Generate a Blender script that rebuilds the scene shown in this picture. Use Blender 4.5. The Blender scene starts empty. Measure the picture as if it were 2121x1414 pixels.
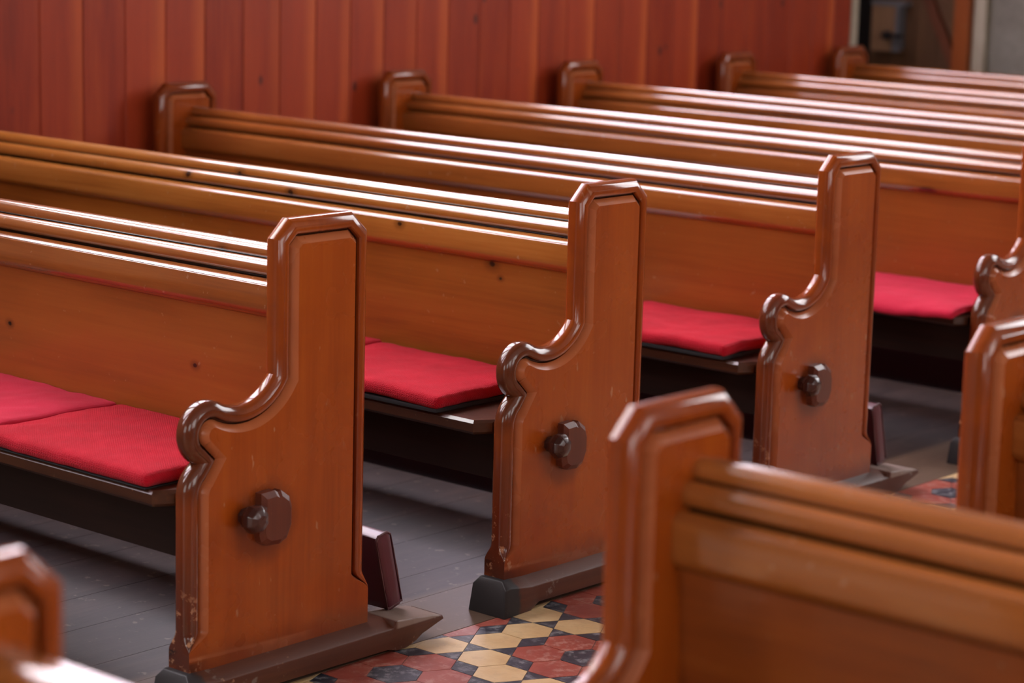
import bpy, bmesh, math, random
from mathutils import Vector, Matrix
random.seed(7)
S = bpy.context.scene
COL = S.collection
PI = math.pi
Z0 = 0.032            # height that measured pew coordinates are lowered by so the floor is z = 0

# ---------------------------------------------------------------- camera
def make_camera():
    yaw, pit, rol = [math.radians(a) for a in (40.8562, -10.6307, 1.5226)]
    F = Vector((-math.sin(yaw)*math.cos(pit), math.cos(yaw)*math.cos(pit), math.sin(pit)))
    R = Vector((math.cos(yaw), math.sin(yaw), 0)); U = R.cross(F)
    R2 = R*math.cos(rol) + U*math.sin(rol); U2 = U*math.cos(rol) - R*math.sin(rol)
    cam = bpy.data.cameras.new('camera'); o = bpy.data.objects.new('camera', cam); COL.objects.link(o)
    m = Matrix((R2, U2, -F)).transposed().to_4x4()
    m.translation = Vector((3.1177, -3.1972, 1.4988-Z0))
    o.matrix_world = m
    cam.sensor_width = 36; cam.lens = 4939.4/2121*36
    cam.clip_start = .1; cam.clip_end = 60
    cam.dof.use_dof = True; cam.dof.focus_distance = 4.75; cam.dof.aperture_fstop = 3.4
    S.camera = o
make_camera()
# ---------------------------------------------------------------- world, exposure
w = bpy.data.worlds.new('world'); S.world = w; w.use_nodes = True
w.node_tree.nodes['Background'].inputs[0].default_value = (.8, .85, 1, 1)
w.node_tree.nodes['Background'].inputs[1].default_value = .3
S.view_settings.view_transform = 'Standard'; S.view_settings.look = 'None'
S.view_settings.exposure = 0.15; S.view_settings.gamma = 1; S.view_settings.use_curve_mapping = False
S.cycles.use_denoising = True
S.cycles.max_bounces = 8; S.cycles.diffuse_bounces = 4; S.cycles.glossy_bounces = 4
S.cycles.caustics_reflective = False; S.cycles.caustics_refractive = False
S.cycles.sample_clamp_indirect = 4
L_LEFT = 17.0      # brightness of the sky behind the left windows
L_FILL_RIGHT = 4.0     # diffuse fill from unseen windows on the right
L_FAR = 9.0       # window in the far end wall
L_FILL_FRONT = 5.5  # diffuse fill from unseen windows behind the camera

# ---------------------------------------------------------------- materials
def nodes(name):
    m = bpy.data.materials.new(name); m.use_nodes = True
    nt = m.node_tree; b = nt.nodes['Principled BSDF']
    return m, nt, b
def N(nt, t, **kw):
    n = nt.nodes.new(t)
    for k, v in kw.items():
        if k.startswith('i_'): n.inputs[int(k[2:]) if k[2:].isdigit() else k[2:]].default_value = v
        else: setattr(n, k, v)
    return n
def math_node(nt, op, a, b=None, c=None, clamp=False):
    n = nt.nodes.new('ShaderNodeMath'); n.operation = op; n.use_clamp = clamp
    for i, x in enumerate((a, b, c)):
        if x is None: continue
        if isinstance(x, (int, float)): n.inputs[i].default_value = x
        else: nt.links.new(x, n.inputs[i])
    return n.outputs[0]
def mixc(nt, f, a, b, mode='MIX'):
    n = nt.nodes.new('ShaderNodeMix'); n.data_type = 'RGBA'; n.blend_type = mode
    for s, x in ((n.inputs[0], f), (n.inputs[6], a), (n.inputs[7], b)):
        if isinstance(x, (int, float)): s.default_value = x
        elif isinstance(x, tuple): s.default_value = (*x, 1)
        else: nt.links.new(x, s)
    return n.outputs[2]
def smooth(nt, x, a, b, lo=0., hi=1.):
    n = nt.nodes.new('ShaderNodeMapRange'); n.interpolation_type = 'SMOOTHSTEP'
    nt.links.new(x, n.inputs[0])
    for i, v in zip((1, 2, 3, 4), (a, b, lo, hi)): n.inputs[i].default_value = v
    return n.outputs[0]
def obj_coord(nt, rand=True):
    tc = nt.nodes.new('ShaderNodeTexCoord'); oi = nt.nodes.new('ShaderNodeObjectInfo')
    if not rand: return tc.outputs['Object'], tc.outputs['Object'], oi.outputs['Random']
    a = nt.nodes.new('ShaderNodeVectorMath'); a.operation = 'MULTIPLY_ADD'
    a.inputs[0].default_value = (17.3, 9.1, 23.7)
    nt.links.new(tc.outputs['Object'], a.inputs[2])
    cmb = nt.nodes.new('ShaderNodeCombineXYZ')
    for i in range(3): nt.links.new(oi.outputs['Random'], cmb.inputs[i])
    nt.links.new(cmb.outputs[0], a.inputs[1])
    return a.outputs[0], tc.outputs['Object'], oi.outputs['Random']
def noise(nt, vec, scale, detail=4, rough=.55, dist=0, vs=None):
    if vs:
        mp = nt.nodes.new('ShaderNodeMapping'); mp.inputs['Scale'].default_value = vs
        nt.links.new(vec, mp.inputs[0]); vec = mp.outputs[0]
    n = nt.nodes.new('ShaderNodeTexNoise'); n.inputs['Scale'].default_value = scale
    n.inputs['Detail'].default_value = detail; n.inputs['Roughness'].default_value = rough
    n.inputs['Distortion'].default_value = dist
    nt.links.new(vec, n.inputs['Vector']); return n.outputs[0]
def ramp(nt, f, stops):
    r = nt.nodes.new('ShaderNodeValToRGB'); nt.links.new(f, r.inputs[0])
    e = r.color_ramp.elements
    while len(e) < len(stops): e.new(.5)
    for el, (p, c) in zip(e, stops): el.position = p; el.color = (*c, 1)
    return r.outputs[0]

def wood(name, dark, mid, light, axis='x', rough=.27, knots=.5, coat=.35, hue=.25, overlay=None, grain=1.0, bump=.05, spots=(), flecks=.45):
    m, nt, b = nodes(name)
    v, vo, rnd = obj_coord(nt)
    st = {'x': (.7, 9, 9), 'z': (9, 9, .7), 'y': (9, .7, 9)}[axis]
    n1 = noise(nt, v, 1.6, 5, .6, .6, st)
    fine = {'x': (2, 70, 70), 'z': (70, 70, 2), 'y': (70, 2, 70)}[axis]
    n2 = noise(nt, v, 1.5, 3, .6, 0, fine)
    cl = noise(nt, v, 2.2, 3, .5, .3)
    f = math_node(nt, 'ADD', math_node(nt, 'MULTIPLY', n1, .62*grain), math_node(nt, 'MULTIPLY', n2, .28*grain))
    f = math_node(nt, 'ADD', f, math_node(nt, 'MULTIPLY', cl, .35))
    f = math_node(nt, 'ADD', f, (1-grain)*.45 - .12)
    c = ramp(nt, f, ((.25, dark), (.5, mid), (.78, light)))
    # small tone differences from board to board
    c = mixc(nt, math_node(nt, 'MULTIPLY', rnd, hue), c, tuple(x*y for x, y in zip(light, (1.1, 1.25, 1.3))))
    if knots:
        ks = {'x': (1.4, 3.2, 3.2), 'z': (3.2, 3.2, 1.4), 'y': (3.2, 1.4, 3.2)}[axis]
        mp = nt.nodes.new('ShaderNodeMapping'); mp.inputs['Scale'].default_value = ks
        nt.links.new(v, mp.inputs[0])
        vo2 = nt.nodes.new('ShaderNodeTexVoronoi'); vo2.inputs['Scale'].default_value = 1.5
        nt.links.new(mp.outputs[0], vo2.inputs['Vector'])
        sep = nt.nodes.new('ShaderNodeSeparateColor'); nt.links.new(vo2.outputs['Color'], sep.inputs[0])
        gate = math_node(nt, 'GREATER_THAN', sep.outputs[0], 1-knots)
        dd = math_node(nt, 'ADD', vo2.outputs['Distance'], math_node(nt, 'MULTIPLY', math_node(nt, 'SUBTRACT', n1, .5), .06))
        k = math_node(nt, 'MULTIPLY', smooth(nt, dd, .05, .09, 1, 0), gate)
        c = mixc(nt, math_node(nt, 'MULTIPLY', k, .85), c, (.02, .006, .003))
        k2 = math_node(nt, 'MULTIPLY', smooth(nt, dd, .05, .26, 1, 0), gate)
        c = mixc(nt, math_node(nt, 'MULTIPLY', k2, .3), c, tuple(x*.45 for x in dark))
    for (kx, ky_, kz_, kr) in spots:          # single knots seen on this board
        vd = nt.nodes.new('ShaderNodeVectorMath'); vd.operation = 'MULTIPLY_ADD'
        vd.inputs[1].default_value = (.75, 1, 1); vd.inputs[2].default_value = (-kx*.75, -ky_, -kz_); nt.links.new(vo, vd.inputs[0])
        ln = nt.nodes.new('ShaderNodeVectorMath'); ln.operation = 'LENGTH'; nt.links.new(vd.outputs[0], ln.inputs[0])
        dd = math_node(nt, 'ADD', ln.outputs['Value'], math_node(nt, 'MULTIPLY', math_node(nt, 'SUBTRACT', noise(nt, vo, 60, 3), .5), kr))
        c = mixc(nt, smooth(nt, dd, kr, kr*3.2, .45, 0), c, tuple(x*.35 for x in dark))
        c = mixc(nt, smooth(nt, dd, kr*.6, kr*1.15, .93, 0), c, (.012, .004, .003))
    # scratches and flecks
    fl = noise(nt, v, 60, 2, .5, 0, {'x': (1, 1, 1), 'y': (1, 1, 1), 'z': (1, 1, .35)}[axis])
    c = mixc(nt, math_node(nt, 'MULTIPLY', smooth(nt, fl, .70, .76), flecks), c, (.45, .25, .14))
    if overlay:
        c, rough_add = overlay(nt, vo, v, c)
    nt.links.new(c, b.inputs['Base Color'])
    rr = noise(nt, v, 7, 3, .6)
    rv = math_node(nt, 'ADD', math_node(nt, 'MULTIPLY', rr, .12), rough-.06)
    if overlay and rough_add is not None: rv = math_node(nt, 'SUBTRACT', rv, rough_add)
    nt.links.new(rv, b.inputs['Roughness'])
    b.inputs['Coat Weight'].default_value = coat; b.inputs['Coat Roughness'].default_value = .10
    bp = nt.nodes.new('ShaderNodeBump'); bp.inputs['Strength'].default_value = bump; bp.inputs['Distance'].default_value = .002
    nt.links.new(n2, bp.inputs['Height']); nt.links.new(bp.outputs[0], b.inputs['Normal'])
    return m

def panel_dirt_light(nt, vo, v, c):
    # dark worn varnish and chipped patches along the lower front edge, handling grime on the arm scroll
    s = nt.nodes.new('ShaderNodeSeparateXYZ'); nt.links.new(vo, s.inputs[0])
    nz = noise(nt, v, 14, 5, .65)
    yy = math_node(nt, 'ADD', s.outputs[1], math_node(nt, 'MULTIPLY', math_node(nt, 'SUBTRACT', nz, .5), .05))
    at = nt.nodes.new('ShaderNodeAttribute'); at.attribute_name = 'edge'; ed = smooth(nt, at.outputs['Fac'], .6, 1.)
    # paler tint painted on the flat chamfer in place of its reflected light
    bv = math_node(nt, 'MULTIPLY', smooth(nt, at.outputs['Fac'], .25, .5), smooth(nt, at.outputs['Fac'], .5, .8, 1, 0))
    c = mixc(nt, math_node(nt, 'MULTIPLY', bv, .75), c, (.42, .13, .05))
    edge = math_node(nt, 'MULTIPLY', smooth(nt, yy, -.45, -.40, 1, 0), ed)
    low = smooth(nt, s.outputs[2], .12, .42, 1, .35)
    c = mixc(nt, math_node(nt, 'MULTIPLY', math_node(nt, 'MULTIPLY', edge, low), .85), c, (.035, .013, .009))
    arm = math_node(nt, 'MULTIPLY', smooth(nt, yy, -.40, -.24, 1, .1), smooth(nt, s.outputs[2], .36, .42))
    c = mixc(nt, math_node(nt, 'MULTIPLY', math_node(nt, 'MULTIPLY', arm, ed), .88), c, (.07, .022, .010))
    pt = math_node(nt, 'MULTIPLY', ed, smooth(nt, noise(nt, v, 5, 4, .6), .42, .62, .18, .5))
    c = mixc(nt, pt, c, (.12, .028, .014))
    chip = smooth(nt, noise(nt, v, 45, 4, .7), .57, .62)
    zone = math_node(nt, 'MULTIPLY', smooth(nt, s.outputs[1], -.44, -.425, 1, 0), smooth(nt, s.outputs[2], .12, .27, 1, 0))
    c = mixc(nt, math_node(nt, 'MULTIPLY', math_node(nt, 'MULTIPLY', chip, zone), .8), c, (.5, .26, .14))
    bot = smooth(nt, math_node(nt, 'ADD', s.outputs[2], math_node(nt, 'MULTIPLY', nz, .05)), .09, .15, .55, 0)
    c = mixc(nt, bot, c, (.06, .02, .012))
    # near-black brown in the quirk of the moulding
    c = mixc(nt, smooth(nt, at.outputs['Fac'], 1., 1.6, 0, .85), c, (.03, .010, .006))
    # reddish and darker patches in the old varnish
    c = mixc(nt, smooth(nt, noise(nt, v, 3.2, 4, .6), .45, .68, 0, .45), c, (.20, .026, .005))
    # handling grime round the tusk tenon on the aisle face
    gy = math_node(nt, 'ADD', s.outputs[1], .275); gz = math_node(nt, 'SUBTRACT', s.outputs[2], .318)
    gd = math_node(nt, 'SQRT', math_node(nt, 'ADD', math_node(nt, 'MULTIPLY', gy, gy), math_node(nt, 'MULTIPLY', gz, gz)))
    gd = math_node(nt, 'ADD', gd, math_node(nt, 'MULTIPLY', math_node(nt, 'SUBTRACT', nz, .5), .03))
    near = math_node(nt, 'MULTIPLY', math_node(nt, 'GREATER_THAN', s.outputs[0], -.02), math_node(nt, 'LESS_THAN', s.outputs[0], .02))
    c = mixc(nt, math_node(nt, 'MULTIPLY', smooth(nt, gd, .05, .095, .6, 0), near), c, (.07, .014, .007))
    return c, math_node(nt, 'MULTIPLY', ed, .12)
def base_dirt(nt, vo, v, c):
    s = nt.nodes.new('ShaderNodeSeparateXYZ'); nt.links.new(vo, s.inputs[0])
    nz = noise(nt, v, 16, 5, .7)
    yy = math_node(nt, 'ADD', s.outputs[1], math_node(nt, 'MULTIPLY', math_node(nt, 'SUBTRACT', nz, .5), .05))
    c = mixc(nt, smooth(nt, yy, -.45, -.435, .93, 0), c, (.018, .02, .022))
    c = mixc(nt, math_node(nt, 'MULTIPLY', smooth(nt, nz, .62, .68), .5), c, (.25, .22, .19))
    dust = math_node(nt, 'MULTIPLY', smooth(nt, s.outputs[1], .05, .06), smooth(nt, s.outputs[2], .046, .05))
    c = mixc(nt, math_node(nt, 'MULTIPLY', dust, .75), c, (.26, .20, .17))
    return c, None
def rail_dirt(nt, vo, v, c):
    # near-black colour in the two quirks between the rolls and the ledge
    s = nt.nodes.new('ShaderNodeSeparateXYZ'); nt.links.new(vo, s.inputs[0])
    Z, Y = s.outputs[2], s.outputs[1]
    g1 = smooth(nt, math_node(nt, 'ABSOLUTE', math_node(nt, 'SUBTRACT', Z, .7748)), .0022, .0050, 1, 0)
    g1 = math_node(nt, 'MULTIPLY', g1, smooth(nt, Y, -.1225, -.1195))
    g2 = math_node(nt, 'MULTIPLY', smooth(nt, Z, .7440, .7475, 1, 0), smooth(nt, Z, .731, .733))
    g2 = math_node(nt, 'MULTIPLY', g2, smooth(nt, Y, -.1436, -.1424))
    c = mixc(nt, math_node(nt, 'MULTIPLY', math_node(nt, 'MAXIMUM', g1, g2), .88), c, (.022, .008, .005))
    return c, None
D, M_, Lt = (.155, .020, .002), (.275, .049, .0045), (.37, .082, .007)
M = {}
M['end'] = wood('end_panel_wood', D, M_, Lt, 'z', .27, .08, .15, .2, panel_dirt_light, .75)
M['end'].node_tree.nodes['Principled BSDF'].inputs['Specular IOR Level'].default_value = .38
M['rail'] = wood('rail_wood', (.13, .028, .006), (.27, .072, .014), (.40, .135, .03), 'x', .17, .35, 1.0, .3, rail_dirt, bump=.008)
M['back'] = wood('back_panel_wood', (.12, .022, .005), (.25, .055, .009), (.36, .10, .018), 'x', .33, .35, .25, .3)
RW = ((.13, .028, .006), (.27, .072, .014), (.40, .135, .03), 'x', .17, .2, 1.0, .3)
RG = ((.17, .045, .008), (.34, .115, .02), (.48, .19, .045), 'x', .17, .2, 1.0, .1)
BW = ((.12, .022, .005), (.25, .055, .009), (.36, .10, .018), 'x', .33, .2, .25, .3)
BG = ((.14, .033, .006), (.29, .085, .012), (.40, .14, .024), 'x', .33, .2, .25, .1)
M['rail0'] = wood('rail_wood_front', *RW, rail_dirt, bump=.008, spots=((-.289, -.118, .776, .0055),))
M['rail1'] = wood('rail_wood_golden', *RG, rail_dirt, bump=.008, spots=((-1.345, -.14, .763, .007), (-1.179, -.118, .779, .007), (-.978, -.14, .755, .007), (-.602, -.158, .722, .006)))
M['back0'] = wood('back_panel_wood_front', *BW, spots=((-.941, -.134, .544, .005), (-.353, -.134, .541, .005)))
M['back1'] = wood('back_panel_wood_golden', *BG, spots=((-.334, -.14, .660, .008), (-.31, -.14, .63, .004)))
M['seat'] = wood('seat_wood', (.02, .007, .004), (.045, .014, .006), (.11, .035, .010), 'x', .30, .2, .25, .1)
M['dark'] = wood('dark_wood', (.008, .004, .003), (.016, .007, .005), (.03, .012, .008), 'x', .6, .2, 0, .05, flecks=.0)
M['dark'].node_tree.nodes['Principled BSDF'].inputs['Specular IOR Level'].default_value = .2
M['base'] = wood('base_wood', (.04, .012, .006), (.08, .024, .011), (.13, .042, .018), 'y', .5, 0, 0, .05, base_dirt)
M['base'].node_tree.nodes['Principled BSDF'].inputs['Specular IOR Level'].default_value = .3
M['block'] = wood('turn_block_wood', (.05, .010, .006), (.095, .019, .009), (.16, .045, .02), 'z', .36, 0, .1, .05)
M['knob'] = wood('knob_wood', (.022, .007, .006), (.038, .012, .010), (.06, .018, .014), 'z', .26, 0, .3, .05)
M['jamb'] = wood('jamb_wood', (.16, .03, .006), (.27, .06, .012), (.34, .09, .02), 'z', .4, .2, .2, .1)
M['door'] = wood('door_wood', (.05, .022, .010), (.10, .045, .02), (.17, .08, .036), 'z', .5, .2, .1, .05)
M['brace'] = wood('brace_wood', (.07, .02, .010), (.13, .035, .015), (.2, .06, .025), 'z', .45, .2, .1, .05)
M['lock'] = wood('lock_wood', (.14, .075, .04), (.25, .14, .08), (.36, .21, .12), 'z', .5, .2, .1, .05)

def mat_partition():
    m, nt, b = nodes('partition_boards')
    v, vo, rnd = obj_coord(nt, False)
    s = nt.nodes.new('ShaderNodeSeparateXYZ'); nt.links.new(v, s.inputs[0])
    t = math_node(nt, 'DIVIDE', math_node(nt, 'SUBTRACT', s.outputs[1], 1.173), .16)
    cell = math_node(nt, 'FLOOR', t); fr = math_node(nt, 'FRACT', t)
    wn = nt.nodes.new('ShaderNodeTexWhiteNoise'); wn.noise_dimensions = '1D'; nt.links.new(cell, wn.inputs[1])
    cmb = nt.nodes.new('ShaderNodeCombineXYZ'); nt.links.new(math_node(nt, 'MULTIPLY', cell, 3.7), cmb.inputs[0])
    add = nt.nodes.new('ShaderNodeVectorMath'); add.operation = 'ADD'
    nt.links.new(v, add.inputs[0]); nt.links.new(cmb.outputs[0], add.inputs[1]); vv = add.outputs[0]
    n1 = noise(nt, vv, 1.6, 5, .6, .5, (8, 8, .8)); n2 = noise(nt, vv, 1.5, 3, .6, 0, (60, 60, 2))
    f = math_node(nt, 'ADD', math_node(nt, 'MULTIPLY', n1, .7), math_node(nt, 'MULTIPLY', n2, .3))
    c = ramp(nt, f, ((.3, (.15, .012, .004)), (.5, (.25, .024, .006)), (.72, (.36, .05, .009))))
    c = mixc(nt, math_node(nt, 'MULTIPLY', wn.outputs[0], .45), c, (.45, .062, .018))
    # sapwood stripe down one side of each board
    st = math_node(nt, 'MULTIPLY', smooth(nt, math_node(nt, 'ADD', fr, math_node(nt, 'MULTIPLY', n1, .3)), .72, 1.02), smooth(nt, wn.outputs[0], .35, .75))
    c = mixc(nt, math_node(nt, 'MULTIPLY', st, .5), c, (.58, .12, .025))
    mp = nt.nodes.new('ShaderNodeMapping'); mp.inputs['Scale'].default_value = (3, 3, 1.8); nt.links.new(vv, mp.inputs[0])
    vr = nt.nodes.new('ShaderNodeTexVoronoi'); vr.inputs['Scale'].default_value = 2.8; nt.links.new(mp.outputs[0], vr.inputs['Vector'])
    sc = nt.nodes.new('ShaderNodeSeparateColor'); nt.links.new(vr.outputs['Color'], sc.inputs[0])
    k = math_node(nt, 'MULTIPLY', smooth(nt, vr.outputs['Distance'], .05, .13, 1, 0), math_node(nt, 'GREATER_THAN', sc.outputs[0], .25))
    c = mixc(nt, math_node(nt, 'MULTIPLY', k, .75), c, (.03, .01, .01))
    nt.links.new(c, b.inputs['Base Color']); b.inputs['Roughness'].default_value = .42; b.inputs['Specular IOR Level'].default_value = .32
    b.inputs['Coat Weight'].default_value = .05; b.inputs['Coat Roughness'].default_value = .25
    return m
M['partition'] = mat_partition()
def mat_floor():
    m, nt, b = nodes('old_floorboards')
    v, vo, rnd = obj_coord(nt, False)
    n1 = noise(nt, v, 2, 5, .65, .4, (9, 1.2, 9)); n2 = noise(nt, v, 3, 5, .7)
    sp = noise(nt, v, 30, 3, .6)
    f = math_node(nt, 'ADD', math_node(nt, 'MULTIPLY', n1, .55), math_node(nt, 'MULTIPLY', n2, .45))
    c = ramp(nt, f, ((.32, (.008, .005, .005)), (.5, (.024, .015, .013)), (.72, (.070, .044, .037))))
    c = mixc(nt, math_node(nt, 'MULTIPLY', smooth(nt, sp, .62, .7), .3), c, (.35, .28, .22))
    s = nt.nodes.new('ShaderNodeSeparateXYZ'); nt.links.new(v, s.inputs[0])
    c = mixc(nt, smooth(nt, s.outputs[0], -.22, -.18, 0, .45), c, (.22, .14, .085))
    nt.links.new(c, b.inputs['Base Color']); b.inputs['Roughness'].default_value = .42; b.inputs['Specular IOR Level'].default_value = .38
    bp = nt.nodes.new('ShaderNodeBump'); bp.inputs['Strength'].default_value = .35; bp.inputs['Distance'].default_value = .003
    nt.links.new(f, bp.inputs['Height']); nt.links.new(bp.outputs[0], b.inputs['Normal'])
    return m
M['floor'] = mat_floor()
def mat_tile(name, c1, c2, wear, wc):
    m, nt, b = nodes(name)
    v, vo, rnd = obj_coord(nt, False)
    n1 = noise(nt, v, 9, 4, .6); n2 = noise(nt, v, 45, 5, .7)
    c = mixc(nt, smooth(nt, n1, .35, .65), c1, c2)
    f = math_node(nt, 'MULTIPLY', smooth(nt, n2, .48, .60), smooth(nt, noise(nt, v, 14, 3, .6), .36, .58))
    c = mixc(nt, math_node(nt, 'MULTIPLY', f, wear), c, wc)
    nt.links.new(c, b.inputs['Base Color']); b.inputs['Roughness'].default_value = .38
    bp = nt.nodes.new('ShaderNodeBump'); bp.inputs['Strength'].default_value = .25; bp.inputs['Distance'].default_value = .002
    nt.links.new(n2, bp.inputs['Height']); nt.links.new(bp.outputs[0], b.inputs['Normal'])
    return m
M['cream'] = mat_tile('cream_tile', (.62, .45, .24), (.55, .36, .17), .2, (.3, .2, .12))
M['red'] = mat_tile('red_tile', (.25, .045, .03), (.32, .07, .045), .55, (.45, .25, .2))
M['black'] = mat_tile('black_tile', (.018, .019, .028), (.035, .035, .05), .6, (.28, .28, .29))
M['grout'] = mat_tile('grout', (.13, .10, .08), (.09, .07, .06), .3, (.2, .17, .15))
def mat_stone(name, c1, c2, c3, mortar=.0):
    m, nt, b = nodes(name)
    v, vo, rnd = obj_coord(nt, False)
    n1 = noise(nt, v, 3, 5, .65); n2 = noise(nt, v, 22, 5, .7)
    c = ramp(nt, math_node(nt, 'ADD', math_node(nt, 'MULTIPLY', n1, .7), math_node(nt, 'MULTIPLY', n2, .3)), ((.3, c1), (.5, c2), (.7, c3)))
    nt.links.new(c, b.inputs['Base Color']); b.inputs['Roughness'].default_value = .9
    return m
M['stone'] = mat_stone('grey_stone', (.12, .105, .085), (.2, .18, .15), (.27, .25, .22))
M['pale'] = mat_stone('pale_stone', (.33, .28, .21), (.42, .36, .28), (.5, .45, .36))
M['plaster'] = mat_stone('plaster', (.25, .22, .18), (.3, .27, .22), (.36, .33, .28))
M['roof'] = wood('roof_boards', (.05, .02, .012), (.09, .04, .02), (.13, .06, .03), 'x', .6, 0, 0, .05)
def mat_knit(name, c1, c2, sc, bump, soft=.0):
    m, nt, b = nodes(name)
    v, vo, rnd = obj_coord(nt, False)
    s = nt.nodes.new('ShaderNodeSeparateXYZ'); nt.links.new(v, s.inputs[0])
    # knitted stitches: rows of small slanted V loops
    px = math_node(nt, 'MULTIPLY', s.outputs[0], sc); py = math_node(nt, 'MULTIPLY', math_node(nt, 'ADD', s.outputs[1], s.outputs[2]), sc*1.3)
    tri = math_node(nt, 'PINGPONG', px, .5)
    ph = math_node(nt, 'ADD', py, math_node(nt, 'MULTIPLY', tri, 1.2))
    wv = math_node(nt, 'SINE', math_node(nt, 'MULTIPLY', ph, 2*PI))
    col = math_node(nt, 'SINE', math_node(nt, 'MULTIPLY', px, 2*PI))
    nz = noise(nt, v, 220, 3, .7); lo = noise(nt, v, 9, 3, .6)
    h = math_node(nt, 'ADD', math_node(nt, 'ADD', math_node(nt, 'MULTIPLY', wv, .25), math_node(nt, 'MULTIPLY', col, .12)), math_node(nt, 'MULTIPLY', nz, .9))
    f = math_node(nt, 'ADD', math_node(nt, 'MULTIPLY', h, .35), math_node(nt, 'MULTIPLY', lo, .7))
    c = ramp(nt, f, ((.2, c1), (.75, c2)))
    nt.links.new(c, b.inputs['Base Color']); b.inputs['Roughness'].default_value = .95
    b.inputs['Specular IOR Level'].default_value = .15
    b.inputs['Sheen Weight'].default_value = .2; b.inputs['Sheen Roughness'].default_value = .5
    b.inputs['Sheen Tint'].default_value = (1, .35, .4, 1)
    bp = nt.nodes.new('ShaderNodeBump'); bp.inputs['Strength'].default_value = bump; bp.inputs['Distance'].default_value = .003
    nt.links.new(h, bp.inputs['Height']); nt.links.new(bp.outputs[0], b.inputs['Normal'])
    return m
M['knit'] = mat_knit('red_knit', (.34, .002, .010), (.62, .009, .030), 150, .9)
M['felt'] = mat_knit('pink_red_felt', (.38, .006, .026), (.56, .018, .055), 260, .35)
def simple(name, c, rough=.5, metal=0, coat=0, nscale=20, var=.3):
    m, nt, b = nodes(name)
    v, vo, rnd = obj_coord(nt, False)
    n = noise(nt, v, nscale, 4, .6)
    cc = mixc(nt, math_node(nt, 'MULTIPLY', n, var), c, tuple(x*.4 for x in c))
    nt.links.new(cc, b.inputs['Base Color']); b.inputs['Roughness'].default_value = rough
    b.inputs['Metallic'].default_value = metal; b.inputs['Coat Weight'].default_value = coat
    bp = nt.nodes.new('ShaderNodeBump'); bp.inputs['Strength'].default_value = .15; bp.inputs['Distance'].default_value = .002
    nt.links.new(n, bp.inputs['Height']); nt.links.new(bp.outputs[0], b.inputs['Normal'])
    return m
M['pad'] = simple('black_pad', (.012, .013, .016), .8)
M['leather'] = simple('maroon_leather', (.085, .010, .022), .42, 0, .1, 60)
M['piping'] = simple('worn_piping', (.10, .03, .035), .5, 0, 0, 90, .8)
M['iron'] = simple('black_iron', (.02, .02, .025), .5, .3)
M['steel'] = simple('grey_steel', (.25, .26, .3), .45, .6)
def mat_glass(name, tint, strength, sc=3.0, lead=True):
    # leaded church glass with the sky behind it: pale quarries and pink / lavender borders
    m, nt, b = nodes(name)
    v, vo, rnd = obj_coord(nt, False)
    vr = nt.nodes.new('ShaderNodeTexVoronoi'); vr.inputs['Scale'].default_value = sc; nt.links.new(v, vr.inputs['Vector'])
    s = nt.nodes.new('ShaderNodeSeparateColor'); nt.links.new(vr.outputs['Color'], s.inputs[0])
    c = ramp(nt, s.outputs[0], ((.0, (.95, .97, 1)), (.45, tint[0]), (.75, tint[1]), (1., tint[2])))
    nt.links.new(c, b.inputs['Base Color']); nt.links.new(c, b.inputs['Emission Color'])
    b.inputs['Emission Strength'].default_value = strength; b.inputs['Roughness'].default_value = .3
    return m
TL = [((1, 1, 1), (1, .72, .86), (.78, .72, 1)), ((.94, 1, .96), (1, .85, .93), (1, .97, .88)), ((1, .82, .92), (.82, .74, 1), (1, .72, .82))]
M['glass'] = [mat_glass('leaded_glass_%s' % n, t, L_LEFT) for n, t in zip(('white', 'green', 'pink'), TL)]
M['glassR'] = mat_glass('leaded_glass_south', ((1, 1, 1), (1, .95, .9), (1, .93, .85)), L_FILL_RIGHT)
M['glassF'] = mat_glass('leaded_glass_end', ((1, 1, 1), (.96, .95, 1), (.9, .92, 1)), L_FAR)
M['glassB'] = mat_glass('leaded_glass_front', ((1, 1, 1), (1, .95, .9), (1, .93, .85)), L_FILL_FRONT)

# ---------------------------------------------------------------- helpers
def mesh(name, bm, mats, parent=None, smooth_ang=None, link=True):
    bmesh.ops.remove_doubles(bm, verts=bm.verts, dist=1e-6)
    bmesh.ops.recalc_face_normals(bm, faces=bm.faces)
    me = bpy.data.meshes.new(name); bm.to_mesh(me); bm.free()
    for m in (mats if isinstance(mats, list) else [mats]): me.materials.append(m)
    if smooth_ang is not None:
        for p in me.polygons: p.use_smooth = True
        me.set_sharp_from_angle(angle=math.radians(smooth_ang))
    o = bpy.data.objects.new(name, me)
    COL.objects.link(o)
    if parent: o.parent = parent
    return o
def thing(name, label, cat, loc=(0, 0, 0), group=None):
    o = bpy.data.objects.new(name, None); COL.objects.link(o); o.location = loc; o.empty_display_size = .1
    o['label'] = label; o['category'] = cat
    if group: o['group'] = group
    return o
def tag(o, label, cat, group=None):
    o['label'] = label; o['category'] = cat
    if group: o['group'] = group
    return o
def struct(name, bm, mats, sm=None):
    o = mesh(name, bm, mats, None, sm); o['kind'] = 'structure'; return o
def box(bm, x0, x1, y0, y1, z0, z1, mi=0):
    vs = [bm.verts.new((x, y, z)) for x in (x0, x1) for y in (y0, y1) for z in (z0, z1)]
    for f in ((0, 1, 3, 2), (4, 6, 7, 5), (0, 4, 5, 1), (2, 3, 7, 6), (0, 2, 6, 4), (1, 5, 7, 3)):
        fc = bm.faces.new([vs[i] for i in f]); fc.material_index = mi
    return vs
def bevel_all(bm, w, seg=2, ang=30):
    es = [e for e in bm.edges if len(e.link_faces) == 2 and e.calc_face_angle(0) > math.radians(ang)]
    bmesh.ops.bevel(bm, geom=es, offset=w, segments=seg, profile=.6, affect='EDGES')
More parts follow.
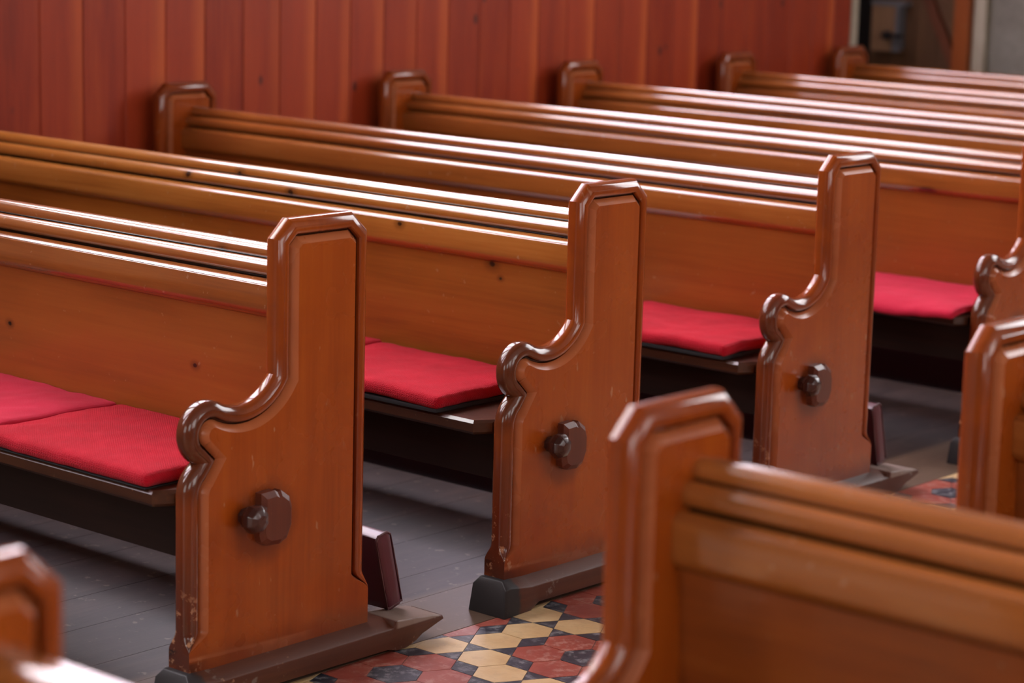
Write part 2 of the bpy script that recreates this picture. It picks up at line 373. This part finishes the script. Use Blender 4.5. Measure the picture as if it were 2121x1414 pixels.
def prism(bm, prof, axis, a, b, mi=0):
    """closed profile extruded along x ((y,z) points) or y ((x,z)) or z ((x,y))"""
    def P(p, t):
        return {'x': (t, p[0], p[1]), 'y': (p[0], t, p[1]), 'z': (p[0], p[1], t)}[axis]
    A = [bm.verts.new(P(p, a)) for p in prof]; B = [bm.verts.new(P(p, b)) for p in prof]
    n = len(prof)
    for i in range(n):
        f = bm.faces.new((A[i], A[(i+1) % n], B[(i+1) % n], B[i])); f.material_index = mi
    for L in (A, B):
        f = bm.faces.new(L); f.material_index = mi
def arc(cx, cy, r, a0, a1, n):
    return [(cx + r*math.cos(math.radians(a0+(a1-a0)*i/n)), cy + r*math.sin(math.radians(a0+(a1-a0)*i/n))) for i in range(n+1)]

T = .055          # thickness of a pew end
# ---------------------------------------------------------------- pew end
def end_outline():
    H, Wd = .906, .239
    pts = []                                     # (y, z, moulding scale), clockwise seen from the aisle
    def line(a, b, n, sc=lambda z: 1.0, last=False):
        for i in range(n + (1 if last else 0)):
            t = i/n; y = a[0]+(b[0]-a[0])*t; z = a[1]+(b[1]-a[1])*t; pts.append((y, z, sc(z)))
    def sm(z, lo, hi):
        t = max(0, min(1, (z-lo)/(hi-lo))); return t*t*(3-2*t)
    fr = lambda z: sm(z, .135, .172)
    re = lambda z: sm(z, .168, .205)
    zb = .096
    for i, z in enumerate((zb, .12)): pts.append((0, z, re(z)))
    line((0, .165), (0, .21), 12, re)
    line((0, .21), (0, .868), 6)
    pts.append((-.0, .868, 1)); pts.append((-.041, H, 1)); pts.append((-.202, H, 1)); pts.append((-Wd, .871, 1))
    line((-Wd, .871), (-Wd, .619), 4)
    pts.pop(-4)
    j0 = math.degrees(math.atan2(.619-.676, -.236+.322)) + 360
    for p in arc(-.322, .676, .1006, j0, 242, 22): pts.append((p[0], p[1], 1))
    for p in arc(-.397, .534, .060, 62, 240, 34)[1:]: pts.append((p[0], p[1], 1))
    a_n = math.degrees(math.atan2(.481-.422, -.425+.388))
    sh = arc(-.388, .422, .070, a_n, 180, 14)
    for p in sh: pts.append((p[0], p[1], 1))
    line((-.458, .41), (-.458, .18), 5)
    line((-.458, .18), (-.458, .13), 12, fr)
    pts.append((-.458, .115, 0)); pts.append((-.458, zb, 0))
    # drop repeats
    out = []
    for p in pts:
        if not out or abs(out[-1][0]-p[0])+abs(out[-1][1]-p[1]) > 1e-4: out.append(p)
    return out
OUT = end_outline()
def offset(pts, d):
    n = len(pts); res = []
    for i in range(n):
        p0, p, p1 = pts[i-1], pts[i], pts[(i+1) % n]
        e0 = Vector((p[0]-p0[0], p[1]-p0[1])).normalized(); e1 = Vector((p1[0]-p[0], p1[1]-p[1])).normalized()
        n0 = Vector((-e0.y, e0.x)); n1 = Vector((-e1.y, e1.x))      # inward for our direction (checked below)
        m = n0+n1
        if m.length < 1e-4: m = n0
        m.normalize(); k = 1/max(.38, m.dot(n0))
        if abs(p[0]+.425) < .006 and abs(p[1]-.481) < .006: k = min(k, 1.22)
        dd = d*p[2]*k*SGN
        res.append((p[0]+m.x*dd, p[1]+m.y*dd))
    return res
area = sum(OUT[i-1][0]*OUT[i][1]-OUT[i][0]*OUT[i-1][1] for i in range(len(OUT)))
SGN = 1 if area > 0 else -1
PROF = [(.0466, 0), (.0464, .0002), (.0340, .0140), (.0338, .0145), (.0322, .0200), (.0302, .0200), (.0292, .0125), (.0286, .0092), (.0268, .0066), (.0235, .0052), (.0195, .0048), (.0165, .0053),
        (.0152, .0070), (.0115, .0084), (.0075, .0108), (.0040, .0138), (.0015, .0170), (.0002, .0205), (0, .0275)]
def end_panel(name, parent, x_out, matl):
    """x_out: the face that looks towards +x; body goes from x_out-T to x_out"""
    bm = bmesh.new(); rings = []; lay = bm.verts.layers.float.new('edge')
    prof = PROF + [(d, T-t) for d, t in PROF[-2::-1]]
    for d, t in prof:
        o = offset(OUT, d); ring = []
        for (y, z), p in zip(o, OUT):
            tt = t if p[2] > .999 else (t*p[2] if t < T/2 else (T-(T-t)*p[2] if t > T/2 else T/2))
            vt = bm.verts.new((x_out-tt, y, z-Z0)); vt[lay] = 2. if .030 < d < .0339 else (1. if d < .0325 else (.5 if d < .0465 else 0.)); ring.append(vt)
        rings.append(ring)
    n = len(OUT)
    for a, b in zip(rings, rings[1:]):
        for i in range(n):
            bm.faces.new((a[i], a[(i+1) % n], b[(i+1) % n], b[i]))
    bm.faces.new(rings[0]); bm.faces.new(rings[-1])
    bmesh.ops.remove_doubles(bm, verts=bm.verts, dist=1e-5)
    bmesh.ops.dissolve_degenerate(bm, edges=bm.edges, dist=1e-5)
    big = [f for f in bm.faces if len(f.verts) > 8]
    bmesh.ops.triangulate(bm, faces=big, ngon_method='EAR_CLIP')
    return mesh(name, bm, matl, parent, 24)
def base_sill(parent, xo, s=-1):
    """moulded foot rail under a pew end; xo = outer face x of the end; wider towards the aisle only"""
    bm = bmesh.new(); secs = []
    xa = xo if s < 0 else xo-T          # aisle face of the end
    X = (lambda v: xa+v) if s < 0 else (lambda v: xa-v)
    I = -T-.004
    def sec(yb, ys, yt, zb, zs, zt, wb, ws, wt, ib=I, it=I+.003):
        pts = [(ib, yb, zb), (wb, yb, zb), (ws, ys, zs), (wt, yt, zt), (it, yt, zt), (ib, ys, zs)]
        secs.append([bm.verts.new((X(x), y, z)) for x, y, z in pts])
    b = .028; z1, z2 = .050, .068
    sec(-.494, -.482, -.470, .0, .056, .070, b+.007, b-.002, .006, I-.006)
    sec(-.484, -.470, -.464, .0, .060, .071, b+.007, b, .003, I-.006)
    sec(-.405, -.400, -.400, .0, z1, z2, b+.003, b, 0, I-.002)
    sec(-.392, -.39, -.39, .006, z1, z2, b+.001, b, 0)
    sec(-.375, -.375, -.375, .013, z1, z2, b, b, 0)
    sec(.030, .030, .030, .010, z1, z2, b, b, 0)
    sec(.046, .046, .042, .006, z1, z2, b, b, 0)
    sec(.055, .056, .050, .003, z2-.006, z2-.004, b, b, b-.001)
    sec(.085, .10, .10, .004, .058, .060, b, b, b-.002)
    sec(.110, .165, .165, .012, .050, .054, b, b, b-.002)
    sec(.128, .190, .186, .022, .040, .047, b, b, b-.003)
    for a, c in zip(secs, secs[1:]):
        for i in range(6): bm.faces.new((a[i], a[(i+1) % 6], c[(i+1) % 6], c[i]))
    bm.faces.new(secs[0]); bm.faces.new(secs[-1])
    bmesh.ops.recalc_face_normals(bm, faces=bm.faces)
    es = [e for e in bm.edges if e.calc_face_angle(0) > .6]
    bmesh.ops.bevel(bm, geom=es, offset=.0022, segments=2, profile=.6, affect='EDGES')
    return mesh('base_rail', bm, M['base'], parent, 40)
RAIL = None
def rail_profiles():
    top = [(-.066, .805), (-.066, .820)] + arc(-.0735, .820, .0075, 0, 130, 6) + arc(-.103, .8155, .0175, 60, 205, 18) + \
          [(-.1165, .8076), (-.1080, .8066), (-.1175, .8062)] + arc(-.1243, .7900, .0172, 74, 250, 20) + [(-.1240, .7725), (-.1240, .7665), (-.066, .7665)]
    fas = [(-.090, .7660), (-.1405, .7660), (-.1425, .7732), (-.1440, .7736), (-.1568, .7648)] + arc(-.1555, .7612, .0028, 80, 180, 4) + \
          [(-.1583, .718), (-.1570, .712), (-.1440, .6990), (-.090, .6990)]
    return top, fas
TOP, FAS = rail_profiles()
zs = lambda L: [(y, z-Z0) for y, z in L]
def make_pew(label, loc, length, side, group, rail='rail', back='back'):
    """side=-1: body runs towards -x from the aisle end, +1: towards +x."""
    t = thing('pew', label, 'pew', (loc[0], loc[1], 0), group)
    s = side
    # near end: outer face x=0 of the left block; body at s*(0..length)
    xo = 0 if s < 0 else T
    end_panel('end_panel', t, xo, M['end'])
    base_sill(t, xo, s)
    xi = s*T                                     # inner face of near end
    xf = s*(length)                              # centre of far end
    xe = xf - s*T/2
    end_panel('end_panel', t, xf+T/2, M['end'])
    base_sill(t, xf+T/2, s)
    e = -.006*s
    a, b = sorted((xi+e, xe-e))
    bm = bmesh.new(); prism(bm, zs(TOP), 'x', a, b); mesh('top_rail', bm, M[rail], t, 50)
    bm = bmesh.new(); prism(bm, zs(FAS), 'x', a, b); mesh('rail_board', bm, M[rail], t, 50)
    bm = bmesh.new(); prism(bm, zs([(-.141, .705), (-.122, .40), (-.097, .40), (-.116, .705)]), 'x', a, b); mesh('back_panel', bm, M[back], t)
    # seat with rounded nosing, corners cut back where it meets the ends
    bm = bmesh.new()
    y0 = -.479
    c = .022
    A0, B0 = sorted((xi, xe))
    pl = [(A0, -.10), (A0, y0+.035), (A0+c, y0), (B0-c, y0), (B0, y0+.035), (B0, -.10)]
    prism(bm, pl, 'z', .400-Z0, .430-Z0)
    bmesh.ops.recalc_face_normals(bm, faces=bm.faces)
    es = [e_ for e_ in bm.edges if abs(e_.verts[0].co.z-e_.verts[1].co.z) < 1e-5 and max(v.co.y for v in e_.verts) < -.3]
    bmesh.ops.bevel(bm, geom=es, offset=.006, segments=1, affect='EDGES')
    mesh('seat', bm, M['seat'], t, 30)
    bm = bmesh.new(); box(bm, a, b, -.425, -.400, .300-Z0, .402-Z0); bevel_all(bm, .003)
    mesh('seat_apron', bm, M['dark'], t)
    # tusk tenon block and faceted knob on the aisle face
    sx = -s
    X = (lambda v: v) if s < 0 else (lambda v: -v)
    cy, cz = -.262, .361-Z0
    bm = bmesh.new()
    outl = [(-.036, .030), (-.036, .050), (-.004, .052), (.004, .047), (.012, .050), (.034, .034), (.040, .016), (.040, -.020), (.028, -.044), (.010, -.052), (-.022, -.050), (-.036, -.042), (-.040, -.028), (-.040, .014)]
    A = [bm.verts.new((X(-.004), cy+y, cz+z)) for y, z in outl]
    B = [bm.verts.new((X(.016), cy+y, cz+z)) for y, z in outl]
    C_ = [bm.verts.new((X(.024), cy+y*.78, cz+z*.8)) for y, z in outl]
    n = len(outl)
    for P, Q in ((A, B), (B, C_)):
        for i in range(n): bm.faces.new((P[i], P[(i+1) % n], Q[(i+1) % n], Q[i]))
    bm.faces.new(A); bm.faces.new(C_)
    bl = mesh('tenon_block', bm, M['block'], t)
    bm = bmesh.new()
    ky, kz = -.326, .371-Z0
    rings = []
    for r, dx in ((.016, -.003), (.017, .012), (.024, .017), (.028, .025), (.027, .036), (.021, .045), (.010, .050)):
        rings.append([bm.verts.new((X(dx), ky+r*math.cos(PI/4*k+.39), kz+r*math.sin(PI/4*k+.39))) for k in range(8)])
    for P, Q in zip(rings, rings[1:]):
        for i in range(8): bm.faces.new((P[i], P[(i+1) % 8], Q[(i+1) % 8], Q[i]))
    bm.faces.new(rings[0]); bm.faces.new(rings[-1])
    bmesh.ops.recalc_face_normals(bm, faces=bm.faces); bevel_all(bm, .002, 2, 15)
    # short neck joining the knob to the block
    box(bm, X(-.003), X(.014), ky+.005, ky+.040, kz-.012, kz+.012)
    mesh('knob', bm, M['knob'], bl, 25)
    return t
ROWS = [0, .86, 1.7892, 2.7661, 3.6925, 4.6651, 5.478]
LAB = ['polished pine pew in left foreground, front row, two red cushions on its seat',
       'pine pew of the left block with one red cushion, directly behind the front row pew',
       'third pine pew from the front in the left block, with one red cushion',
       'fourth pine pew from the front, its scroll arm cut off at the right edge',
       'pine pew fifth from the front, only lilac-lit top rails and far post visible',
       'pine pew sixth from the front, next to last before the plank door',
       'dark pew rail at the very back, directly in front of the plank door']
GL = 'pews of the left block'; GR = 'pews of the right block'
for i, (y, lb) in enumerate(zip(ROWS, LAB)): make_pew(lb, (0, y), 2.441, -1, GL, 'rail%d' % i if i < 2 else 'rail', 'back%d' % i if i < 2 else 'back')
A_ = 1.4203
RR = [(-1.8675, 'out-of-focus pew at the bottom left corner, only its post and rail top showing'),
      (-.8048, 'large blurred pew in right foreground seen from its front with plain back boards'),
      (.014, 'pew behind the right foreground one, only its post showing at right edge')]
RR += [(.944, 'first pine pew of the right block beyond the right edge of the picture'), (1.873, 'second pine pew of the right block beyond the right edge of the picture')]
for y, lb in RR: make_pew(lb, (A_-T/2, y), 2.441, 1, GR)

# ---------------------------------------------------------------- cushions
def rounded(bm, sx, sy, sz, r, nx, ny, nz, fn=None):
    bmesh.ops.create_cube(bm, size=1)
    es = list(bm.edges)
    # subdivide by axis using a grid rebuild
    bm.clear()
    def grid(u, v, w, nu, nv, sgn, order):
        vs = [[None]*(nv+1) for _ in range(nu+1)]
        for i in range(nu+1):
            for j in range(nv+1):
                c = [0, 0, 0]; c[u] = -.5+i/nu; c[v] = -.5+j/nv; c[w] = .5*sgn
                vs[i][j] = bm.verts.new(c)
        for i in range(nu):
            for j in range(nv): bm.faces.new((vs[i][j], vs[i+1][j], vs[i+1][j+1], vs[i][j+1]))
    n = (nx, ny, nz)
    for u, v, w in ((0, 1, 2), (1, 2, 0), (0, 2, 1)):
        for sg in (-1, 1): grid(u, v, w, n[u], n[v], sg, 0)
    bmesh.ops.remove_doubles(bm, verts=bm.verts, dist=1e-5)
    sz3 = (sx, sy, sz)
    for vt in bm.verts:
        p = Vector([vt.co[k]*sz3[k] for k in range(3)])
        q = Vector([max(-(sz3[k]/2-r), min(sz3[k]/2-r, p[k])) for k in range(3)])
        d = p-q
        if d.length > 1e-9: p = q+d.normalized()*r
        if fn: p = fn(p)
        vt.co = p
from mathutils import noise as mnoise
def cushion(label, x0, x1, y0, y1, zb, th, matl, rot=0, droop=0, group='red cushions on the pew seats', pad=True, seed=0, r=.013, ph=.005):
    cxm, cym = (x0+x1)/2, (y0+y1)/2; w_, d_ = x1-x0, y1-y0
    t = thing('seat_cushion', label, 'cushion', (cxm, cym, zb-Z0), group); t.rotation_euler[2] = math.radians(rot)
    def fn(p):
        q = p.copy()
        q.z += .0035*(mnoise.noise(Vector((p.x*9, p.y*9, seed)))) + .0022*mnoise.noise(Vector((p.x*25, p.y*25, seed+5)))
        if q.z > 0: q.z += .004*(1-(2*p.x/w_)**4)*(1-(2*p.y/d_)**4)
        k = 1+.012*mnoise.noise(Vector((p.x*6, p.y*6, seed+9))); q.x *= k; q.y *= k
        if droop:
            e = max(0, (-d_/2+.075)-p.y)
            g = (.4+.6*math.exp(-((p.x-.06)/.12)**2))
            q.z -= droop*g*(e/.075)**1.6
        return q
    bm = bmesh.new(); rounded(bm, w_, d_, th, min(r, th*.47), 60, 44, 5, fn)
    for v in bm.verts: v.co.z += th/2+(ph-.001 if pad else 0)
    mesh('cover', bm, matl, t, 60)
    if pad:
        bm = bmesh.new(); rounded(bm, w_-.01, d_-.006, ph, min(.0028, ph*.45), 12, 10, 2)
        for v in bm.verts:
            v.co.z += ph/2
            if droop:
                e = max(0, (-d_/2+.075)-v.co.y); v.co.z -= droop*.4*(e/.075)**1.6
        mesh('backing', bm, M['pad'], t, 60)
    return t
cz = .430
cushion('bright red knitted cushion beside the scroll arm of the front pew', -.585, -.088, -.484, -.128, cz, .029, M['knit'], seed=1, ph=.003)
cushion('flatter pinkish red felt cushion at the left edge on the front pew', -1.095, -.597, -.460, -.122, cz, .027, M['felt'], seed=2)
cushion('red cushion near the arm of the second pew, bare wood in front of its corner', -.675, -.170, .86-.488, .86-.135, cz, .030, M['knit'], seed=3, ph=.010)
cushion('red cushion of the second pew mostly hidden behind the front pew end', -1.20, -.682, .86-.45, .86-.115, cz, .036, M['knit'], seed=6)
cushion('red cushion with black underside on the third pew, between two pew ends', -.625, -.112, 1.7892-.488, 1.7892-.128, cz, .030, M['knit'], seed=4, ph=.010)
cushion('red cushion sagging over the seat edge of the fourth pew at far right', -.60, -.062, 2.7661-.515, 2.7661-.115, cz, .022, M['felt'], droop=.022, pad=False, seed=5)

# ---------------------------------------------------------------- kneelers (long, on edge, resting on the base rail tails)
def kneeler(label, y, x_aisle, s, length, group='padded kneelers behind the pews'):
    t = thing('kneeler', label, 'kneeler', (x_aisle, y+.124, .056), group); t.rotation_euler[0] = math.radians(14)
    a, b = sorted((0, s*length))
    bm = bmesh.new()
    rounded(bm, b-a, .042, .165, .010, 30, 6, 8)
    for v in bm.verts: v.co.x += (a+b)/2; v.co.z += .0825+.004
    k = mesh('pad', bm, M['leather'], t, 50)
    bm = bmesh.new()
    xe = 0 if s < 0 else 0
    # piping around the end face
    loop = [(-.021, .012), (-.021, .160), (-.012, .1685), (.012, .1685), (.021, .160), (.021, .012)]
    pts = []
    for i in range(6):
        p, q = loop[i], loop[(i+1) % 6]
        for j in range(8): pts.append((p[0]+(q[0]-p[0])*j/8, p[1]+(q[1]-p[1])*j/8))
    n = len(pts); rings = []
    cx_, cz_ = 0, .0865
    for i, p in enumerate(pts):
        d = Vector((p[0]-cx_, p[1]-cz_)).normalized(); ring = []
        for k_ in range(6):
            a_ = k_*PI/3; rr = .0028*(1+.12*math.sin(i*2.1))
            ring.append(bm.verts.new((s*.004+rr*math.sin(a_), p[0]+d.x*rr*math.cos(a_), p[1]+d.y*rr*math.cos(a_))))
        rings.append(ring)
    for i in range(n):
        P, Q = rings[i], rings[(i+1) % n]
        for k_ in range(6): bm.faces.new((P[k_], P[(k_+1) % 6], Q[(k_+1) % 6], Q[k_]))
    mesh('piping', bm, M['piping'], t, 60)
    return t
KL = ['maroon leather kneeler behind the front pew, standing on its base rail', 'maroon kneeler hidden behind the end of the second pew',
      'maroon leather kneeler behind the third pew, small lit top near the right edge', 'kneeler behind the fourth pew of the left block']
for i in range(4): kneeler(KL[i], ROWS[i], -.040, -1, 2.36)

# ---------------------------------------------------------------- floor
def floor():
    bm = bmesh.new()
    edges = [-3.3]
    x = -.035-.0
    seams = [-.0, -.19, -.32]
    while seams[-1] > -3.2: seams.append(seams[-1]-random.choice((.15, .17, .2, .22)))
    seams[0] = .012
    for a, b in zip(seams, seams[1:]):
        box(bm, b+.0007, a-.0007, -3.0, 6.6, -.03, 0)
    box(bm, -3.4, .012, -3.0, 6.6, -.06, -.006)
    struct('floor', bm, M['floor'])
    # right hand block boards
    bm = bmesh.new(); x = A_-.01
    while x < 5.2:
        box(bm, x+.0012, x+.1488, -3.0, 6.6, -.03, 0); x += .15
    box(bm, A_-.01, 5.3, -3.0, 6.6, -.06, -.006)
    struct('floor', bm, M['floor'])
    # geometric tiles of the aisle
    bm = bmesh.new()
    a = .0560; C0 = (.311, .298); H = math.sqrt(3)/2
    def poly(pts, mi, gap=.0011):
        n = len(pts); cxp = sum(p[0] for p in pts)/n; cyp = sum(p[1] for p in pts)/n
        if cxp < -.05 or cxp > A_+.05 or cyp < -3 or cyp > 6.6: return
        # shrink for the grout line, clip at the board edges
        q = []
        for px, py in pts:
            d = math.hypot(px-cxp, py-cyp); k = (d-gap)/d
            q.append((max(.014, min(A_-.012, cxp+(px-cxp)*k)), cyp+(py-cyp)*k))
        ar = abs(sum(q[i-1][0]*q[i][1]-q[i][0]*q[i-1][1] for i in range(n)))
        if ar < 2e-5: return
        up = [bm.verts.new((*p, 0)) for p in q]; dn = [bm.verts.new((*p, -.004)) for p in q]
        f = bm.faces.new(up); f.material_index = mi
        for i in range(n):
            f = bm.faces.new((up[i], up[(i+1) % n], dn[(i+1) % n], dn[i])); f.material_index = mi
    def hexa(cx, cy, r=1): return [(cx+r*math.cos(PI/3*k), cy+r*math.sin(PI/3*k)) for k in range(6)]
    def rot(p, k):
        c, s = math.cos(PI/3*k), math.sin(PI/3*k); return (p[0]*c-p[1]*s, p[0]*s+p[1]*c)
    for i in range(-14, 15):
        for j in range(-16, 20):
            cx = i*7+j*3.5; cy = j*7*H
            if not (-8 < cx+C0[0]/a < 34) or not (-62 < cy+C0[1]/a < 125): continue
            W = lambda pts: [(C0[0]+a*(cx+p[0]), C0[1]+a*(cy+p[1])) for p in pts]
            poly(W(hexa(0, 0)), 2)
            for k in range(6):
                R_ = lambda pts: W([rot(p, k) for p in pts])
                # red field piece between centre hexagon and rim
                poly(R_([(-1, 0), (-2, 0), (-2.5, -H), (-2, -2*H), (-1, -2*H), (-.5, -H)]), 1)
                # rhombus
                poly(R_([(-3, 0), (-2.5, H), (-2, 0), (-2.5, -H)]), 2)
                # triangle
                poly(R_([(-3, -2*H), (-2.5, -H), (-2, -2*H)]), 2)
                if k < 3:
                    for sg in (1, -1): poly(R_(hexa(-3.5, sg*H)), 0)
                if k < 2:
                    poly(R_([(-3, -2*H), (-4, -2*H), (-3.5, -3*H)]), 2)
    struct('floor', bm, [M['cream'], M['red'], M['black']])
    bm = bmesh.new(); box(bm, .012, A_-.01, -3, 6.6, -.05, -.0012)
    struct('floor', bm, M['grout'])
floor()

# ---------------------------------------------------------------- boarded partition behind the far ends
XP = -2.512
def partition():
    bm = bmesh.new(); prof = []
    y = 1.173-.16*14
    y_end = 5.46
    prof.append((XP-.03, y)); 
    pts = []
    while y < y_end-.02:
        y2 = min(y+.16, y_end)
        pts += [(XP-.005, y), (XP, y+.004), (XP, y2-.004), (XP-.005, y2-.0005)]
        y = y2
    poly = [(XP-.03, pts[0][1])] + pts + [(XP-.03, pts[-1][1])]
    prism(bm, poly, 'z', 0, 1.26)
    struct('wall_left', bm, M['partition'])
    bm = bmesh.new(); box(bm, XP-.045, XP+.015, 1.173-.16*14, 5.46, 1.26, 1.30); bevel_all(bm, .008)
    struct('trim_1', bm, M['jamb'])
    bm = bmesh.new(); box(bm, XP-.035, XP+.004, 5.461, 5.51, 0, 1.30); bevel_all(bm, .004)
    struct('trim_2', bm, M['pale'])
partition()

# ---------------------------------------------------------------- church shell with windows
def wall_with_windows(name, axis, pos, thick, lo, hi, zh, wins, matl, glass, first):
    """axis 'x': wall plane x=pos, runs in y; thick signed away from the room. wins: (a, b, z0, z1, glass)"""
    bm = bmesh.new()
    def bx(a, b, z0, z1):
        if b-a < 1e-4 or z1-z0 < 1e-4: return
        p0, p1 = sorted((pos, pos+thick))
        if axis == 'x': box(bm, p0, p1, a, b, z0, z1)
        else: box(bm, a, b, p0, p1, z0, z1)
    cur = lo
    for a, b, z0, z1, g in wins:
        bx(cur, a, 0, zh); bx(a, b, 0, z0); bx(a, b, z1, zh); cur = b
    bx(cur, hi, 0, zh)
    struct(name, bm, matl)
    for i, (a, b, z0, z1, g) in enumerate(wins):
        t = bpy.data.objects.new('window_%d' % (first+i), None); COL.objects.link(t); t['kind'] = 'structure'
        pg = pos+thick*.7
        if axis == 'x': t.location = (pg, (a+b)/2, z0)
        else: t.location = ((a+b)/2, pg, z0)
        w_ = (b-a)/2; h_ = z1-z0
        bm = bmesh.new()
        if axis == 'x': box(bm, -.006, .006, -w_, w_, 0, h_)
        else: box(bm, -w_, w_, -.006, .006, 0, h_)
        mesh('pane', bm, g, t)
        bm = bmesh.new()
        def bar(u0, u1, v0, v1):
            if axis == 'x': box(bm, -.02, .02, u0, u1, v0, v1)
            else: box(bm, u0, u1, -.02, .02, v0, v1)
        bar(-.03, .03, 0, h_)
        for k in range(1, int(h_/.5)+1): bar(-w_, w_, k*.5-.008, k*.5+.008)
        mesh('window_frame', bm, M['iron'], t)
XL = -3.35
G = M['glass']
winsL = [(-4.9, -3.9, 2.7, 7, G[0]), (-2.7, -1.75, 2.7, 7, G[2]), (-1.45, -.5, 2.7, 7, G[1]), (.15, 1.45, 2.6, 7, G[2]), (1.75, 3.1, 2.6, 6.5, G[0]), (3.7, 5.1, 2.15, 6, G[2])]
wall_with_windows('wall_left', 'x', XL, -.3, -8, 6.8, 8.0, winsL, M['plaster'], None, 1)
fill_winsR = [(-5.5, -3.5, 1.15, 3.3, M['glassR']), (-2.4, -.4, 1.15, 3.3, M['glassR']), (.7, 2.7, 1.15, 3.3, M['glassR'])]  # unseen, height and place chosen for the fill light on the pew ends
wall_with_windows('wall_right', 'x', 6.2, .3, -8, 6.8, 8.0, fill_winsR, M['plaster'], None, 7)
wall_with_windows('wall_back', 'y', -8, -.3, XL-.3, 6.5, 8.0, [(.0, 1.3, 1.1, 3.6, M['glassB']), (2.2, 3.5, 1.1, 3.6, M['glassB'])], M['plaster'], None, 10)  # unseen windows added for fill light from the camera side
YF = 6.42
# far end wall: stone with a door opening and a window above
bm = bmesh.new()
box(bm, XL, -3.2, YF, YF+.3, 0, 8.0)
box(bm, -3.2, -2.54, YF, YF+.3, 2.1, 8.0)
box(bm, -2.465, .4, YF, YF+.3, 0, 8.0)
box(bm, .4, 3.4, YF, YF+.3, 0, 2.0); box(bm, .4, 3.4, YF, YF+.3, 4.8, 8.0)
box(bm, 3.4, 6.3, YF, YF+.3, 0, 8.0)
struct('wall_far', bm, M['stone'])
bm = bmesh.new(); box(bm, -2.462, -2.40, YF-.03, YF+.0, 0, 2.2); bevel_all(bm, .005)
struct('trim_3', bm, M['pale'])
t = bpy.data.objects.new('window_12', None); COL.objects.link(t); t['kind'] = 'structure'; t.location = (1.9, YF+.2, 2.0)
bm = bmesh.new(); box(bm, -1.5, 1.5, -.006, .006, 0, 2.8); mesh('pane', bm, M['glassF'], t)
bm = bmesh.new()
for x in (-.5, .5): box(bm, x-.04, x+.04, -.03, .03, 0, 2.8)
mesh('window_frame', bm, M['stone'], t)
# timber ceiling
bm = bmesh.new(); box(bm, XL-.3, 6.5, -8.3, 6.8, 8.0, 8.1); struct('ceiling', bm, M['roof'])
# ground under the whole church (stone flags outside the pew platforms)
bm = bmesh.new(); box(bm, XL-.3, 6.5, -8.3, 6.8, -.12, -.062); struct('floor', bm, M['stone'])

# ---------------------------------------------------------------- plank door at the far left
d = bpy.data.objects.new('door_1', None); COL.objects.link(d); d['kind'] = 'structure'; d.location = (-2.55, YF+.02, 0)
bm = bmesh.new()
for k in range(4): box(bm, -.485+.119*k+.001, -.485+.119*(k+1)-.001, 0, .04, .01, 2.05)
mesh('door_leaf', bm, M['door'], d)
bm = bmesh.new()
prism(bm, [(-.02, .74-Z0), (.03, .74-Z0), (-.225, 1.20), (-.275, 1.20)], 'y', -.035, 0)
bevel_all(bm, .004); mesh('brace', bm, M['brace'], d)
bm = bmesh.new(); box(bm, -.485, -.01, -.03, 0, .60, .715); bevel_all(bm, .004); mesh('ledge', bm, M['brace'], d)
bm = bmesh.new(); box(bm, -.452, -.305, -.05, 0, .79, 1.0); bevel_all(bm, .004); lk = mesh('lock_case', bm, M['lock'], d)
bm = bmesh.new(); box(bm, -.455, -.27, -.054, -.0, 1.0, 1.022); box(bm, -.318, -.30, -.058, 0, .80, 1.0); bevel_all(bm, .002); mesh('lock_strap', bm, M['steel'], lk)
bm = bmesh.new(); box(bm, -.365, -.345, -.085, -.05, .845, .885); box(bm, -.365, -.26, -.10, -.08, .858, .875)
bevel_all(bm, .003); mesh('door_handle', bm, M['iron'], lk)
bm = bmesh.new(); box(bm, -.33, -.29, -.06, -.05, .79, .85); mesh('keyhole_plate', bm, M['steel'], lk)
bm = bmesh.new(); box(bm, -2.545, -2.468, YF-.06, YF+.12, 0, 2.1); bevel_all(bm, .006); struct('trim_4', bm, M['jamb'])
bm = bmesh.new(); box(bm, -3.19, -3.04, YF+.1, YF+.14, 0, 2.1); struct('trim_5', bm, M['iron'])  # black sheet standing in for the shaded gap beside the door
